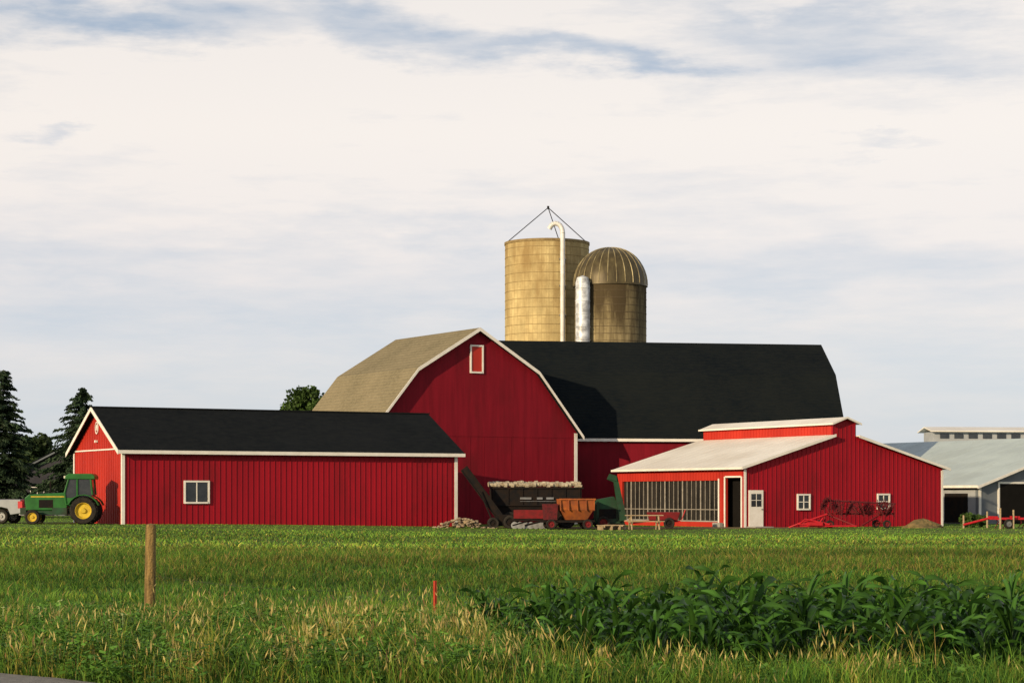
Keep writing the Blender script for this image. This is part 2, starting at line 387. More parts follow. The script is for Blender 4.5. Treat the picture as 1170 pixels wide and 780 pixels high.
mr=MB(); mr.strip([(x1-.22,5.75),(xm,6.12),(x2+.22,5.75)],.05,'y',-.25,LC-.1); mr.make('monitor_roof',M['mroof'],r)
t=MB()
t.strip([(e0[0],e0[1]-.07),(x1-.0,3.35+slope*x1-.07)],.15,'y',-.34,-.303)
t.strip([(x2,5.01),(WC+.35,3.35-.35*sr-.07)],.15,'y',-.34,-.303)
t.strip([(x1-.22,5.71),(xm,6.08),(x2+.22,5.71)],.11,'y',-.29,-.253)
t.box(e0[0]-.04,e0[0]-.003,-.30,LC+.1,e0[1]-.06,e0[1]+.06)
t.box(x1-.25,x1-.223,-.25,LC-.1,5.72,5.81)
t.box(-.03,.12,-.06,-.03,0,3.2); t.box(WC-.12,WC+.03,-.06,-.03,0,3.2)
t.box(-.05,-.003,2.38,2.5,.2,2.7); t.box(-.05,-.003,1.8,1.9,0,2.8); t.box(-.05,-.003,.15,.25,0,2.8); t.box(-.05,-.003,.25,1.8,2.75,2.84)
t.make('trim',M['white'],r)
g=MB().box(.11,.13,2.51,12.89,.36,2.59).make('window',M['pane'],r); g["label"]='long dark band behind thin pale bars'
f=MB()
for i in range(1,22):
    y=2.5+i*.4727; f.box(.03,.068,y-(.045 if i%4==0 else .014),y+(.045 if i%4==0 else .014),.36,2.59)
f.box(.035,.066,2.51,12.89,.95,.99)
f.make('frame',M['mull'],g)
MB().box(-.02,.2,2.5,12.9,.28,.352).make('sill',M['concrete'],r)
MB().box(.6,.65,.3,5.0,-.1,2.9).make('shade_backdrop',M['dark'],r)  # added near-black sheet, stands in for the shade inside the doorway
d=MB().box(.28,1.22,-.09,-.03,.05,2.05).make('door',M['white'],r)
MB().box(.42,1.08,-.10,-.088,1.15,1.85).make('door_window',M['glass'],d)
f=MB(); f.box(.735,.765,-.115,-.101,1.15,1.85); f.box(.42,.734,-.115,-.101,1.485,1.515); f.box(.766,1.08,-.115,-.101,1.485,1.515); f.make('glazing_bar',M['white'],d)
MB().cyl((1.12,-.09,1.0),(1.12,-.16,1.0),.035).make('handle',M['steel'],d)
MB().box(.15,1.35,-.9,-.07,-.05,.06).make('door_step',M['concrete'],r)
window(r,(3.95,-.03,1.40),.72,.72,'f',bars=('v','h')); window(r,(9.5,-.03,1.42),.72,.72,'f',bars=('v','h'))
MB().box(-.35,-.15,1.85,2.6,-.1,.25).make('concrete_block',M['concrete'],r)
# --- grey roofed barn at right
Y5=28; r=root('dairy_barn','low grey barn with pale blue-green metal roof','barn',(28.9,130,0),Y5); foot.append((28.9,130,Y5,18.8,22))
MB().ext([(0,-.2),(18.8,-.2),(18.8,2.4),(9.4,5.5),(0,2.4)],'y',0,22).make('wall',M['greywall'],r)
rf=MB(); s5=3.1/9.4; rf.strip([(-.4,2.42-.4*s5),(9.4,5.52),(19.2,2.42-.4*s5)],.06,'y',-.4,22.3)
for i in range(12):
    y=-.38+i*1.9; rf.ext([(-.4,2.42-.4*s5+.05),(9.38,5.52+.05),(9.38,5.52+.065),(-.4,2.42-.4*s5+.065)],'y',y,y+.03)
rf.make('roof',M['mroof2'],r)
t=MB(); t.strip([(-.45,2.32-.4*s5),(9.4,5.42),(19.2,2.32-.4*s5)],.16,'y',-.46,-.403); t.box(-.46,-.403,-.4,22.3,2.24,2.40); t.box(-.03,.15,-.05,-.003,0,2.4)
t.make('trim',M['white'],r)
dd=MB().box(1.6,4.6,-.06,-.005,0,2.5).make('opening_shade_panel',M['dark'],r)  # near-black panel on the solid wall, paints the shade of an open doorway
t=MB(); t.box(1.48,1.6,-.09,-.004,0,2.6); t.box(4.6,4.72,-.09,-.004,0,2.6); t.box(1.6,4.6,-.09,-.004,2.5,2.62); t.make('door_frame',M['white'],dd)
MB().box(-.03,-.003,.3,6.5,.15,2.1).make('side_panel',M['lightwall'],r)
MB().box(-.06,-.031,1.0,3.2,.1,1.9).make('side_door',M['darksteel'],r)
# --- farther barn with ventilated ridge
r=root('freestall_barn','long grey barn with windowed ridge vent','barn',(33.6,166,0),6); foot.append((33.6,166,6,30,14))
MB().ext([(0,-.2),(14,-.2),(14,4.4),(7,6.0),(0,4.4)],'x',0,32).make('wall',M['greywall'],r)
MB().strip([(-.4,4.3),(7,6.02),(14.4,4.3)],.1,'x',-.4,32.4).make('roof',M['mroof2'],r)
v=MB().box(1.5,31,5.6,8.4,5.5,7.0).make('ridge_vent',M['lightwall'],r)
MB().strip([(5.1,6.98),(7,7.35),(8.9,6.98)],.09,'x',1.1,31.4).make('vent_roof',M['mroof'],v)
for i in range(24): MB().box(2+i*1.2,2.75+i*1.2,5.55,5.597,6.45,6.85).make('vent_window',M['glass'],v)
# --- house at the far left
r=root('farm_house','small dark grey house with gable roof','house',(-36.6,152,.2),8); foot.append((-36.6,152,8,8,9))
MB().ext([(0,-.3),(8,-.3),(8,2.9),(4,5.0),(0,2.9)],'y',0,9).make('wall',M['housewall'],r)
MB().strip([(-.4,2.68),(4,5.02),(8.4,2.68)],.12,'y',-.4,9.4).make('roof',M['sh_dark'],r)
MB().strip([(-.4,2.58),(4,4.92),(8.4,2.58)],.12,'y',-.46,-.403).make('trim',M['greywall'],r)
window(r,(2.2,0,1.6),.9,1.1,'f',fw=.05); window(r,(5.6,0,1.6),.9,1.1,'f',fw=.05); 
MB().box(3.4,4.3,-.06,-.003,0,2.0).make('door',M['greywall'],r)

# ---------------------------------------------------------------- silos
yS1=153.0; yS2=147.8
R1=48*yS1/F; x1s=WX(625,yS1); T1=WZ(278,yS1)
r=root('concrete_silo','tall open topped ochre concrete stave silo','silo',(x1s,yS1,0))
MB().lathe([(R1,0),(R1,T1),(R1-.18,T1),(R1-.18,T1-3),(.01,T1-3)],64).make('silo_wall',M['silo1'],r,smooth=True)
h=MB(); z=1.
while z<T1-.1:
    h.lathe([(R1-.01,z-.015),(R1+.018,z-.015),(R1+.018,z+.015),(R1-.01,z+.015)],64); z+=.62
h.lathe([(R1-.01,T1-.16),(R1+.05,T1-.16),(R1+.05,T1+.02),(R1-.01,T1+.02)],64)
h.make('hoop',M['hoop'],r)
ap=(.08,-.3,T1+40*yS1/F); fr=MB()
for a in (190,285,340):
    fr.cyl((R1*.97*math.cos(math.radians(a)),R1*.97*math.sin(math.radians(a)),T1),ap,.035,n=6)
fr.cyl((ap[0],ap[1],ap[2]-.1),(ap[0],ap[1],ap[2]+.12),.08,n=8); fr.make('hoist_frame',M['darksteel'],r)
px=WX(643,yS1-R1-.5)-x1s; py=-R1*.93-.45
pts=[(px,py,0),(px,py,WZ(265,149))]
for i in range(1,10):
    a=math.radians(i*17); pts.append((px-.50+.50*math.cos(a),py+.25*i/9,WZ(265,149)+.72*math.sin(a)))
MB().tube(pts,.175,14).make('filler_pipe',M['pipe'],r,smooth=True)
for z in (12.5,14.6,16.7,18.6): MB().box(px-.24,px+.24,py-.03,py+.45,z,z+.07).make('pipe_bracket',M['steel'],r)
R2=41*yS2/F; x2s=WX(697.5,yS2); B2=WZ(326,yS2); T2=WZ(283,yS2)
r=root('domed_silo','stained concrete stave silo with ribbed dark metal dome','silo',(x2s,yS2,0))
MB().lathe([(R2,0),(R2,B2)],64).make('silo_wall',M['silo2'],r,smooth=True)
h=MB(); z=1.
while z<B2-.1:
    h.lathe([(R2-.01,z-.016),(R2+.018,z-.016),(R2+.018,z+.016),(R2-.01,z+.016)],64); z+=.5
h.make('hoop',M['hoop2'],r)
Hd=T2-B2; prof=[]
for i in range(13):
    a=math.radians(i*7.5); prof.append((max(.02,(R2+.08)*math.cos(a)**.92),B2+Hd*math.sin(a)))
dm=MB().lathe([(R2+.02,B2-.12),(R2+.1,B2-.12)]+prof,64).make('dome',M['dome'],r,smooth=True)
rb=MB()
for k in range(26):
    a=2*math.pi*k/26; ca,sa=math.cos(a),math.sin(a)
    for i in range(12):
        (ra,za),(rc,zc)=prof[i],prof[i+1]
        rb.cyl((ra*ca,ra*sa,za),(rc*ca,rc*sa,zc),.035,n=5)
rb.make('dome_rib',M['rib'],dm)
ch=MB(); cx=WX(666,yS2-R2)-x2s; cyy=-R2*.80-.28; zt=WZ(322,145)
ch.lathe([(.50,0),(.50,zt),(.40,zt+.35),(.02,zt+.5)],20,(cx,cyy,0)); 
z=.8
while z<zt: ch.lathe([(.49,z),(.53,z),(.53,z+.06),(.49,z+.06)],20,(cx,cyy,0)); z+=.9
ch.make('chute',M['galv'],r,smooth=True)

# ---------------------------------------------------------------- wheels & vehicles
def wheel(parent,p,r,w,rim,lugs=0,n=28):
    rm=MB().lathe([(.001,-w*.34),(.16*r,-w*.34),(.22*r,-w*.12),(.46*r,-w*.12),(.57*r,-w*.44),(.59*r,-w*.44),(.59*r,w*.44),(.57*r,w*.44),(.46*r,w*.12),(.22*r,w*.12),(.16*r,w*.34),(.001,w*.34)],n,(0,0,0),'y').make('wheel',M[rim],parent,smooth=True,loc=p)
    t=MB().lathe([(.57*r,-w*.42),(.70*r,-w*.5),(.90*r,-w*.5),(.975*r,-w*.36),(.985*r,w*.36),(.90*r,w*.5),(.70*r,w*.5),(.57*r,w*.42)],n,(0,0,0),'y',closed=True)
    for i in range(lugs):
        a=2*math.pi*i/lugs
        for sgn in(-1,1):
            R=Matrix.Rotation(-(a+sgn*.05),3,'Y')
            t.obox(R@Vector((.985*r,sgn*w*.22,0)),(.07*r,w*.44,.05*r),R)
    t.make('tyre',M['tyre'],rm,smooth=True); return rm
r=root('tractor','green tractor with yellow wheels parked beside the long shed','tractor',(-22.62,106.1,.29),3)
wheel(r,(1.10,-.80,.70),.70,.44,'yellow',20); wheel(r,(1.10,.80,.70),.70,.44,'yellow',20)
wheel(r,(-1.45,-.75,.38),.38,.26,'yellow',14); wheel(r,(-1.45,.75,.38),.38,.26,'yellow',14)
MB().ext([(-1.85,.72),(-1.92,1.34),(-1.7,1.52),(.2,1.62),(.2,.72)],'y',-.38,.38).make('hood',M['green'],r,bevel=.04)
MB().box(-1.95,-1.90,-.28,.28,.9,1.28).make('grille',M['darksteel'],r)
MB().box(-1.6,.1,-.395,-.382,1.38,1.43).make('stripe',M['yellow'],r)
MB().box(-1.2,-.5,-.392,-.382,.85,1.25).make('side_vent',M['darksteel'],r)
ch=MB(); ch.box(-1.6,1.4,-.28,.28,.5,.86); ch.box(-1.55,-1.35,-.7,.7,.32,.44); ch.box(.85,1.25,-.6,.6,.55,.9); ch.box(-2.15,-1.86,-.3,.3,.5,.85); ch.box(-.5,.5,-.62,-.30,.5,.85); ch.make('chassis',M['green2'],r)
mbg=MB(); mbg.ext([(.2,1.35),(.12,1.62),(.32,2.28),(1.42,2.28),(1.5,1.5),(1.4,1.35)],'y',-.60,.60); mbg.make('cab_glass',M['glass'],r)
pl=MB()
for yy in(-.625,.625):
    for a,b in(((.12,1.6),(.32,2.3)),((.75,1.0),(.75,2.3)),((1.5,1.5),(1.42,2.3)),((.2,1.02),(1.4,1.02)),((.12,1.6),(.2,1.0))):
        pl.cyl((a[0],yy,a[1]),(b[0],yy,b[1]),.05,n=6)
pl.make('cab_frame',M['green'],r)
MB().box(.2,1.4,-.61,.61,.9,1.345).make('cab_base',M['green'],r)
MB().ext([(.12,2.28),(.17,2.46),(.32,2.56),(1.48,2.56),(1.62,2.44),(1.62,2.28)],'y',-.70,.70).make('cab_roof',M['green'],r,bevel=.03)
for yy in(-.82,.82):
    f=MB(); 
    for i in range(8):
        a0=math.radians(20+i*17);a1=math.radians(20+(i+1)*17)
        q=lambda a,rr:(1.10+rr*math.cos(a),.70+rr*math.sin(a))
        f.ext([q(a0,.82),q(a1,.82),q(a1,.78),q(a0,.78)],'y',yy-.24,yy+.24)
    f.make('fender',M['green'],r)
MB().cyl((-.7,.1,1.5),(-.7,.1,2.15),.04).make('exhaust',M['darksteel'],r)
for yy in(-.45,.45): MB().box(.06,.14,yy-.09,yy+.09,2.33,2.45).make('headlight',M['lamp'],r)
st=MB(); st.box(.25,.6,-.82,-.63,.5,.55); st.box(.25,.6,-.82,-.63,.8,.85); st.box(.25,.29,-.82,-.63,.5,1.0); st.make('step',M['darksteel'],r)
# pickup
r=root('pickup_truck','silver pickup truck with red tail light parked by the tractor','truck',(-27.55,108.6,.3),-8)
for x in(-1.75,1.55):
    for y in(-.82,.82): wheel(r,(x,y,.38),.38,.24,'steel')
MB().ext([(-2.7,.42),(-2.7,.95),(-2.55,1.05),(-1.25,1.15),(.45,1.15),(.5,1.26),(2.6,1.26),(2.65,.55),(2.05,.46),(1.9,.78),(1.55,.86),(1.2,.78),(1.05,.44),(-1.3,.44),(-1.45,.78),(-1.75,.84),(-2.05,.78),(-2.2,.44)],'y',-.95,.95).make('body',M['silver'],r,bevel=.03)
c=MB().ext([(-1.25,1.12),(-.75,1.76),(.3,1.78),(.42,1.12)],'y',-.80,.80).make('cab_glass',M['glass'],r)
MB().ext([(-.8,1.74),(-.7,1.84),(.28,1.86),(.38,1.74)],'y',-.82,.82).make('cab_roof',M['silver'],r)
MB().box(.65,2.5,-.82,.82,1.262,1.29).make('bed_cover',M['darksteel'],r)
for y in(-.86,.86): MB().box(2.46,2.70,y-.11,y+.11,.80,1.16).make('tail_light',M['mred'],r)
MB().box(2.5,2.78,-.9,.9,.45,.62).make('bumper',M['steel'],r)
# farm wagon with pale load
r=root('farm_wagon','dark farm wagon carrying a long pale lumpy load','wagon',(1.25,113.0,0),4)
hp=MB(); hp.frust(0,0,1.25,2.40,1.05,2.18,2.40,1.05); hp.frust(.1,0,.45,1.9,.85,1.245,2.36,1.03); hp.make('wagon_box',M['darksteel'],r)
rb=MB()
for i in range(7): x=-2.3+i*.766; rb.box(x-.03,x+.03,-1.10,-1.051,1.25,2.18)
rb.box(-2.5,2.5,-1.13,-1.051,2.12,2.20); rb.box(-2.5,2.5,-1.12,-1.051,1.20,1.26); rb.make('side_rib',M['darksteel'],r)
cv=MB()
for row,(yy0,zz0) in enumerate(((-.95,2.30),(-.5,2.36),(0,2.38),(.5,2.36))):
    for i in range(26):
        x=-2.5+i*.19; rr=.12+random.uniform(-.035,.04); yy=yy0+random.uniform(-.08,.08); zz=zz0+random.uniform(-.04,.04)
        cv.cyl((x,yy,zz),(x+.17,yy+random.uniform(-.04,.04),zz+random.uniform(-.04,.04)),rr,rr*.85,n=8)
cv.make('pale_load',M['canvas'],r,smooth=True)
fr=MB(); fr.box(-1.8,2.6,-.6,-.45,.4,.52); fr.box(-1.8,2.6,.45,.6,.4,.52)
for x in(-1.4,1.6): fr.cyl((x,-1.1,.45),(x,1.1,.45),.07)
fr.make('frame',M['darksteel'],r)
for x in(-1.4,1.6):
    for y in(-1.15,1.15): wheel(r,(x,y,.45),.45,.28,'darksteel',0)
d=MB(); 
for i,(a,b) in enumerate([(-.9,-.3),(0,.3),(.5,.9)]): d.box(a,b,-1.125,-1.112,1.55,1.66)
d.box(-.9,1.0,-1.125,-1.112,1.44,1.46); d.make('side_stripe',M['steel'],r)
r=root('bale_elevator','dark leaning farm elevator beside the wagon','farm machine',(-1.2,111.2,0),2)
au=MB(); A0=Vector((-1.35,0,3.2)); A1=Vector((.75,-.1,.35)); q=(A1-A0).normalized(); nrm=Vector((q.z,0,-q.x))
for yy in(-.22,.22):
    for off in(-.18,.18):
        o_=Vector((0,yy,0))+nrm*off; au.cyl(A0+o_,A1+o_,.035,n=6)
au.add([A0+Vector((0,-.2,0))-nrm*.17,A1+Vector((0,-.2,0))-nrm*.17,A1+Vector((0,-.2,0))+nrm*.17,A0+Vector((0,-.2,0))+nrm*.17,A0+Vector((0,.2,0))-nrm*.17,A1+Vector((0,.2,0))-nrm*.17,A1+Vector((0,.2,0))+nrm*.17,A0+Vector((0,.2,0))+nrm*.17],[(0,1,2,3),(4,5,6,7),(0,1,5,4),(3,2,6,7),(0,3,7,4),(1,2,6,5)])
au.make('chute',M['darksteel'],r)
MB().frust(.8,-.1,.15,.35,.35,.75,.5,.42).make('hopper',M['darksteel'],r,bevel=.02)
fr=MB(); fr.cyl((-.5,-.4,2.0),(.2,-.5,.3),.035,n=6); fr.cyl((-.5,.4,2.0),(.2,.5,.3),.035,n=6); fr.cyl((.2,-.6,.3),(.2,.6,.3),.045,n=6); fr.make('support_leg',M['darksteel'],r)
wheel(r,(.2,-.62,.3),.3,.16,'darksteel'); wheel(r,(.2,.62,.3),.3,.16,'darksteel')
# seed drill between wagon and elevator (dark clutter)
r=root('grain_drill','low dark grain drill with row of disc openers','farm machine',(1.0,110.6,0),-3)
MB().ext([(-.28,.55),(.28,.55),(.38,1.0),(-.38,1.0)],'x',-.9,.9).make('seed_box',M['dred'],r)
fr=MB(); fr.box(-1.0,1.0,-.4,-.32,.42,.52); fr.cyl((0,-.4,.45),(-.9,-1.2,.2),.04,n=6); fr.make('frame',M['darksteel'],r)
for i in range(7): MB().lathe([(.001,-.012),(.19,-.004),(.19,.004),(.001,.012)],16,(-.84+i*.28,-.45,.19),'y').make('disc_opener',M['steel'],r)
wheel(r,(-1.1,0,.36),.36,.16,'darksteel'); wheel(r,(1.1,0,.36),.36,.16,'darksteel')
# orange gravity wagon
r=root('gravity_wagon','rusty orange hopper wagon on four wheels','wagon',(2.95,109.0,0),5)
hp=MB(); hp.frust(.35,0,1.0,.85,.7,1.58,.92,.8); hp.frust(.35,0,.5,.55,.4,.995,.84,.68); hp.make('hopper',M['orange'],r)
rb=MB(); rb.box(-.60,1.30,-.87,-.80,1.52,1.60)
for x in(-.52,-.1,.35,.8,1.22): rb.box(x-.025,x+.025,-.85,-.78,.98,1.52)
rb.make('rim',M['orange'],r)
MB().frust(-.98,0,.5,.30,.5,1.32,.36,.62).make('front_box',M['rust'],r)
fr=MB(); fr.box(-1.5,1.3,-.4,-.3,.36,.48); fr.box(-1.5,1.3,.3,.4,.36,.48); fr.cyl((-1.0,-.7,.27),(-1.0,.7,.27),.05); fr.cyl((.9,-.7,.27),(.9,.7,.27),.05); fr.cyl((-1.5,0,.4),(-2.3,0,.2),.05); fr.make('frame',M['darksteel'],r)
for x in(-1.0,.9):
    for y in(-.72,.72): wheel(r,(x,y,.27),.27,.2,'dred')
# green forage machine
r=root('forage_blower','dull green forage machine with slanted discharge spout','farm machine',(5.0,110.5,0),6)
b=MB(); b.frust(.1,0,.3,.75,.55,1.25,.72,.55); b.ext([(-.65,1.252),(.5,1.252),(.3,1.7),(-.5,1.55)],'y',-.5,.5); b.make('body',M['green2'],r)
sp=MB(); sp.ext([(.55,.4),(.95,.5),(.45,2.72),(.0,2.85),(-.1,2.6),(.25,2.45)],'y',-.72,-.56); sp.ext([(-.05,2.62),(.42,2.5),(.38,2.78),(.02,2.9)],'y',-.80,-.721); sp.make('spout',M['green2'],r)
MB().box(-.5,.4,-.575,-.552,.55,1.05).make('side_panel',M['darksteel'],r)
wheel(r,(-.3,-.72,.34),.34,.2,'dred'); wheel(r,(-.3,.72,.34),.34,.2,'dred')
fr=MB(); fr.cyl((-.7,0,.5),(-1.5,0,.3),.05); fr.cyl((.7,-.3,.6),(.8,-.3,0),.04); fr.cyl((.7,.3,.6),(.8,.3,0),.04); fr.box(-.8,.9,-.4,.4,.2,.30); fr.make('frame',M['darksteel'],r)
# red spreader
r=root('manure_spreader','small red box spreader standing on the yard','farm machine',(8.0,111,0),-4)
MB().frust(0,0,.45,.75,.5,.88,.88,.62).make('box',M['dred'],r,bevel=.02)
fr=MB(); fr.box(-.9,.9,-.35,.35,.36,.445); fr.cyl((-.9,0,.4),(-1.7,0,.3),.05)
for i in range(6): fr.cyl((.95,-.5+i*.2,.45),(1.15,-.5+i*.2,1.0),.02,n=6)
fr.make('frame',M['mred'],r)
wheel(r,(.3,-.66,.3),.30,.2,'darksteel'); wheel(r,(.3,.66,.3),.30,.2,'darksteel')
# wooden table
r=root('picnic_table','weathered wooden picnic table on grass','table',(6.75,107.3,0),3)
t=MB()
for i in range(5): t.box(-.95,.95,-.38+i*.155,-.24+i*.155,.72,.765)
t.make('table_top',M['wood'],r)
for sgn in(-1,1):
    MB().box(-.95,.95,sgn*.72-.14,sgn*.72+.14,.42,.465).make('seat',M['wood'],r)
for x in(-.7,.7):
    lg=MB(); lg.cyl((x,-.3,.72),(x,-.72,0),.045,n=6); lg.cyl((x,.3,.72),(x,.72,0),.045,n=6); lg.box(x-.04,x+.04,-.8,.8,.36,.42)
    lg.make('leg',M['wood'],r)
for i,(xx,yy,rz) in enumerate([(4.95,107.2,10),(5.3,108.4,-12)]):
    r=root('wooden_pallet','weathered wooden pallet lying on the grass','pallet',(xx,yy,0),rz,'pallets lying in the yard')
    t=MB()
    for k in range(6): t.box(-.55,.55,-.5+k*.18,-.38+k*.18,.22,.25)
    for k in(-.5,0,.42): t.box(k,k+.08,-.5,.5,.0,.219)
    t.make('deck',M['wood'],r)
# hay rake
r=root('hay_rake','red wheel rake folded up beside the metal shed','hay rake',(18.45,113.6,0),10)
fr=MB(); fr.cyl((-1.6,-.4,.75),(-3.3,-.5,.22),.055); fr.cyl((-3.3,-.5,.22),(-3.7,-.3,.05),.04); fr.cyl((-1.7,-1.1,.22),(-3.3,-.5,.24),.055); fr.cyl((-3.0,-.9,.5),(-1.7,-1.1,.22),.04); fr.cyl((-3.0,-.9,.5),(-3.2,-.5,.2),.04)
fr.cyl((-3.3,-1.0,.12),(-.2,-1.1,.12),.05); fr.cyl((-2.4,-1.1,.12),(-2.0,-.9,.55),.04); fr.box(-2.9,-2.1,-1.2,-.9,.16,.34); fr.make('tongue',M['mred'],r)
fr=MB(); fr.box(-1.6,2.3,-.05,.05,.72,.82); fr.cyl((-1.6,-.8,.2),(-1.6,.8,.2),.05)
fr.cyl((1.6,-.9,.3),(1.6,.9,.3),.05); fr.cyl((1.6,0,.3),(1.6,0,.8),.05); fr.cyl((-1.6,0,.2),(-1.6,0,.8),.05); fr.cyl((-1.6,0,.78),(-.2,-.8,.15),.05); fr.cyl((1.6,0,.78),(.2,-.8,.15),.05)
fr.make('frame',M['dred'],r)
fr=MB(); fr.cyl((-1.7,0,1.5),(2.4,0,1.3),.045); fr.cyl((-.8,0,.8),(-1.0,0,1.45),.05); fr.cyl((2.1,0,.8),(2.3,0,1.3),.05); fr.cyl((.6,0,.8),(.3,0,1.4),.05)
for i in range(14):
    x=random.uniform(-1.7,2.0); fr.cyl((x,-.1,random.uniform(1.1,1.55)),(x+random.uniform(-.5,.5),-.4,random.uniform(.5,1.0)),.024,n=5)
fr.make('folding_arm',M['rust'],r)
for i in range(13):
    cx=-1.7+i*.335+random.uniform(-.1,.1); cz=1.22-.022*i+random.uniform(-.12,.12); g=MB(); R=random.uniform(.26,.34)
    tl=Matrix.Rotation(.8+.7*math.sin(i*2.3),3,'Z')@Matrix.Rotation(.5*math.cos(i*1.7),3,'X')
    ring=[tl@Vector((R*math.cos(a*math.pi/9),0,R*math.sin(a*math.pi/9))) for a in range(19)]
    for a in range(18): g.cyl(ring[a],ring[a+1],.024,n=5)
    for a in range(18):
        p=ring[a]; g.cyl(p*.2,p*1.6,.024,.010,n=4)
    g.make('rake_wheel',M['rust'],r,loc=(cx,-.2-.1*(i%2),cz))
for x in(-1.6,1.6):
    for y in(-.85,.85): wheel(r,(x,y,.22),.22,.14,'dred')
# cultivator at the edge
r=root('cultivator','low red cultivator frame with spring tines','farm machine',(27.4,112,0),5)
fr=MB()
for y in(-.6,0,.6): fr.box(-2,2.2,y-.05,y+.05,.48,.58)
for x in(-1.8,-.6,.6,1.9): fr.box(x-.05,x+.05,-.7,.7,.582,.66)
fr.cyl((-2,0,.55),(-3.4,0,.2),.06); fr.make('frame',M['mred'],r)
for i in range(10):
    x=-1.8+i*.42; y=(-.6,0,.6)[i%3]; MB().tube([(x,y,.5),(x+.15,y+.1,.35),(x+.05,y+.2,.15),(x-.08,y+.05,0)],.025,6).make('tine',M['rust'],r)
for x in(-1.2,1.2): wheel(r,(x,-.8,.26),.26,.15,'steel')
for i,(pp,dd,hh_) in enumerate([(1143,110.,1.1),(1128,114.,.9),(1158,111.,1.0),(1101,113.,.7)]):
    r=MB().cyl((0,0,-.2),(0,0,hh_),.055,.05,n=10).make('wooden_post',M['wood'],None,loc=(WX(pp,dd),dd,0)); tag(r,'weathered pale wooden yard post','post','yard posts')

def rocks(name,cx,cy,n,sx,sy,hz,mat,label,size):
    mb=MB()
    for i in range(n):
        x=random.gauss(0,sx); y=random.gauss(0,sy); z=max(0,hz*(1-(x/sx/2)**2)*random.random()); s=size*random.uniform(.5,1.3)
        pr=[(.05,-1),(.8,-.6),(1,.05),(.7,.65),(.05,.9)]; vs=[]
        for rr,h in pr:
            for k in range(7):
                a=k*2*math.pi/7; q=rr*random.uniform(.8,1.1); vs.append((cx+x+s*q*math.cos(a),cy+y+s*.8*q*math.sin(a),z+s*.6*(h+.7)))
        fs=[(j*7+k,j*7+(k+1)%7,(j+1)*7+(k+1)%7,(j+1)*7+k) for j in range(4) for k in range(7)]
        mb.add(vs,fs)
    o=mb.make(name,mat); tag(o,label,'rock pile',kind='stuff')
rocks('rock_pile',-2.6,110.5,110,.72,.4,.5,M['rock'],'heap of field stones against the barn',.12)
mb=MB(); n=26; vs=[]; 
for j in range(7):
    for k in range(n):
        a=2*math.pi*k/n; rr=(1-j/6)**.6*(1+.12*math.sin(3*a+j)+random.uniform(-.05,.05)); vs.append((1.15*rr*math.cos(a),.9*rr*math.sin(a),.52*(j/6)+random.uniform(-.03,.03)-.02))
mb.add(vs,[(j*n+k,j*n+(k+1)%n,(j+1)*n+(k+1)%n,(j+1)*n+k) for j in range(6) for k in range(n)])
tag(mb.make('soil_heap',M['dirt'],None,loc=(WX(1054,114),114,0)),'low heap of brown soil beside the red shed','soil heap')

# fence
PX=WX(171,28.6)
r=MB(); r.lathe([(.078,-.4),(.076,.5),(.072,1.25),(.066,1.32),(.0,1.335)],14); o=r.make('fence_post',M['post'],None,smooth=True,loc=(PX,28.6,0)); o.rotation_euler=(0,.012,0)
tag(o,'round weathered wooden fence post in tall grass','fence post','fence posts')
SX=WX(497,28.5)
o=MB().box(-.024,.024,-.004,.004,-.3,.56).box(-.004,.004,-.024,-.0041,-.3,.56).make('fence_post',M['stake'],None,loc=(SX,28.5,0)); tag(o,'short rusty red steel fence post','fence post','fence posts')
a=Vector((PX+.08,28.6,.62)); b=Vector((SX,28.5,.45)); w=MB(); pts=[]
for i in range(17):
    t=i/16; p=a.lerp(b,t); p.z-=.10*4*t*(1-t); pts.append(p)
w.tube(pts,.0018,5)
tag(w.make('fence_wire',M['wire']),'thin sagging fence wire between posts','wire')

# ---------------------------------------------------------------- trees
def quads(C,A,B,col):
    n=len(C); V=np.stack([C-A-B,C+A-B,C+A+B,C-A+B],1).reshape(-1,3); Fc=np.arange(4*n).reshape(n,4); return V,Fc,np.repeat(col,4,0)
def rv(n):
    v=rng.normal(size=(n,3)); return v/np.linalg.norm(v,axis=1,keepdims=True)
def spruce(x,y,H,R,label,dens=1.0):
    z0=float(gz(x,y)); r=root('spruce_tree',label,'tree',(x,y,z0),0,'spruce trees')
    MB().cyl((0,0,-.2),(0,0,H*.97),.17*H/10,.02,n=10).make('trunk',M['bark'],r)
    C=[];A=[];B=[];K=[]
    z=.05*H; 
    while z<H*.985:
        f=1-z/H; Rz=R*(f**.72)+.10; nb=max(5,int((5+7*f)*dens))
        for k in range(nb):
            az=rng.uniform(0,2*np.pi); ln=Rz*rng.uniform(.5,1.25); d=np.array([math.cos(az),math.sin(az),0]); sd=np.array([-d[1],d[0],0])
            m=int(6+ln*8); tone=rng.uniform(.5,1.5)
            for i in range(m):
                t=(i+.5)/m; rr=ln*t; zz_=z+.14*ln*np.sin(t*2.6)-.22*ln*t*t+.10*ln*max(0,t-.7)*3
                p=d*rr+np.array([0,0,zz_])
                for s in range(4):
                    q=p+sd*rng.normal(0,.06+.13*(1-t)*ln)+np.array([0,0,rng.normal(0,.03)-.05])
                    dirv=d*.6+sd*rng.normal(0,.7)+np.array([0,0,-.55+rng.normal(0,.3)]); dirv/=np.linalg.norm(dirv)
                    o=np.cross(dirv,rv(1)[0]); o/=max(1e-6,np.linalg.norm(o))
                    C.append(q);A.append(dirv*rng.uniform(.07,.17));B.append(o*rng.uniform(.02,.045))
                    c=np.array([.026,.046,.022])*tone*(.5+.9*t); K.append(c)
        z+=H*.024*rng.uniform(.6,1.4)
    V,Fc,K2=quads(np.array(C),np.array(A),np.array(B),np.array(K)); npmesh('crown',V,Fc,M['leaf'],K2,r)
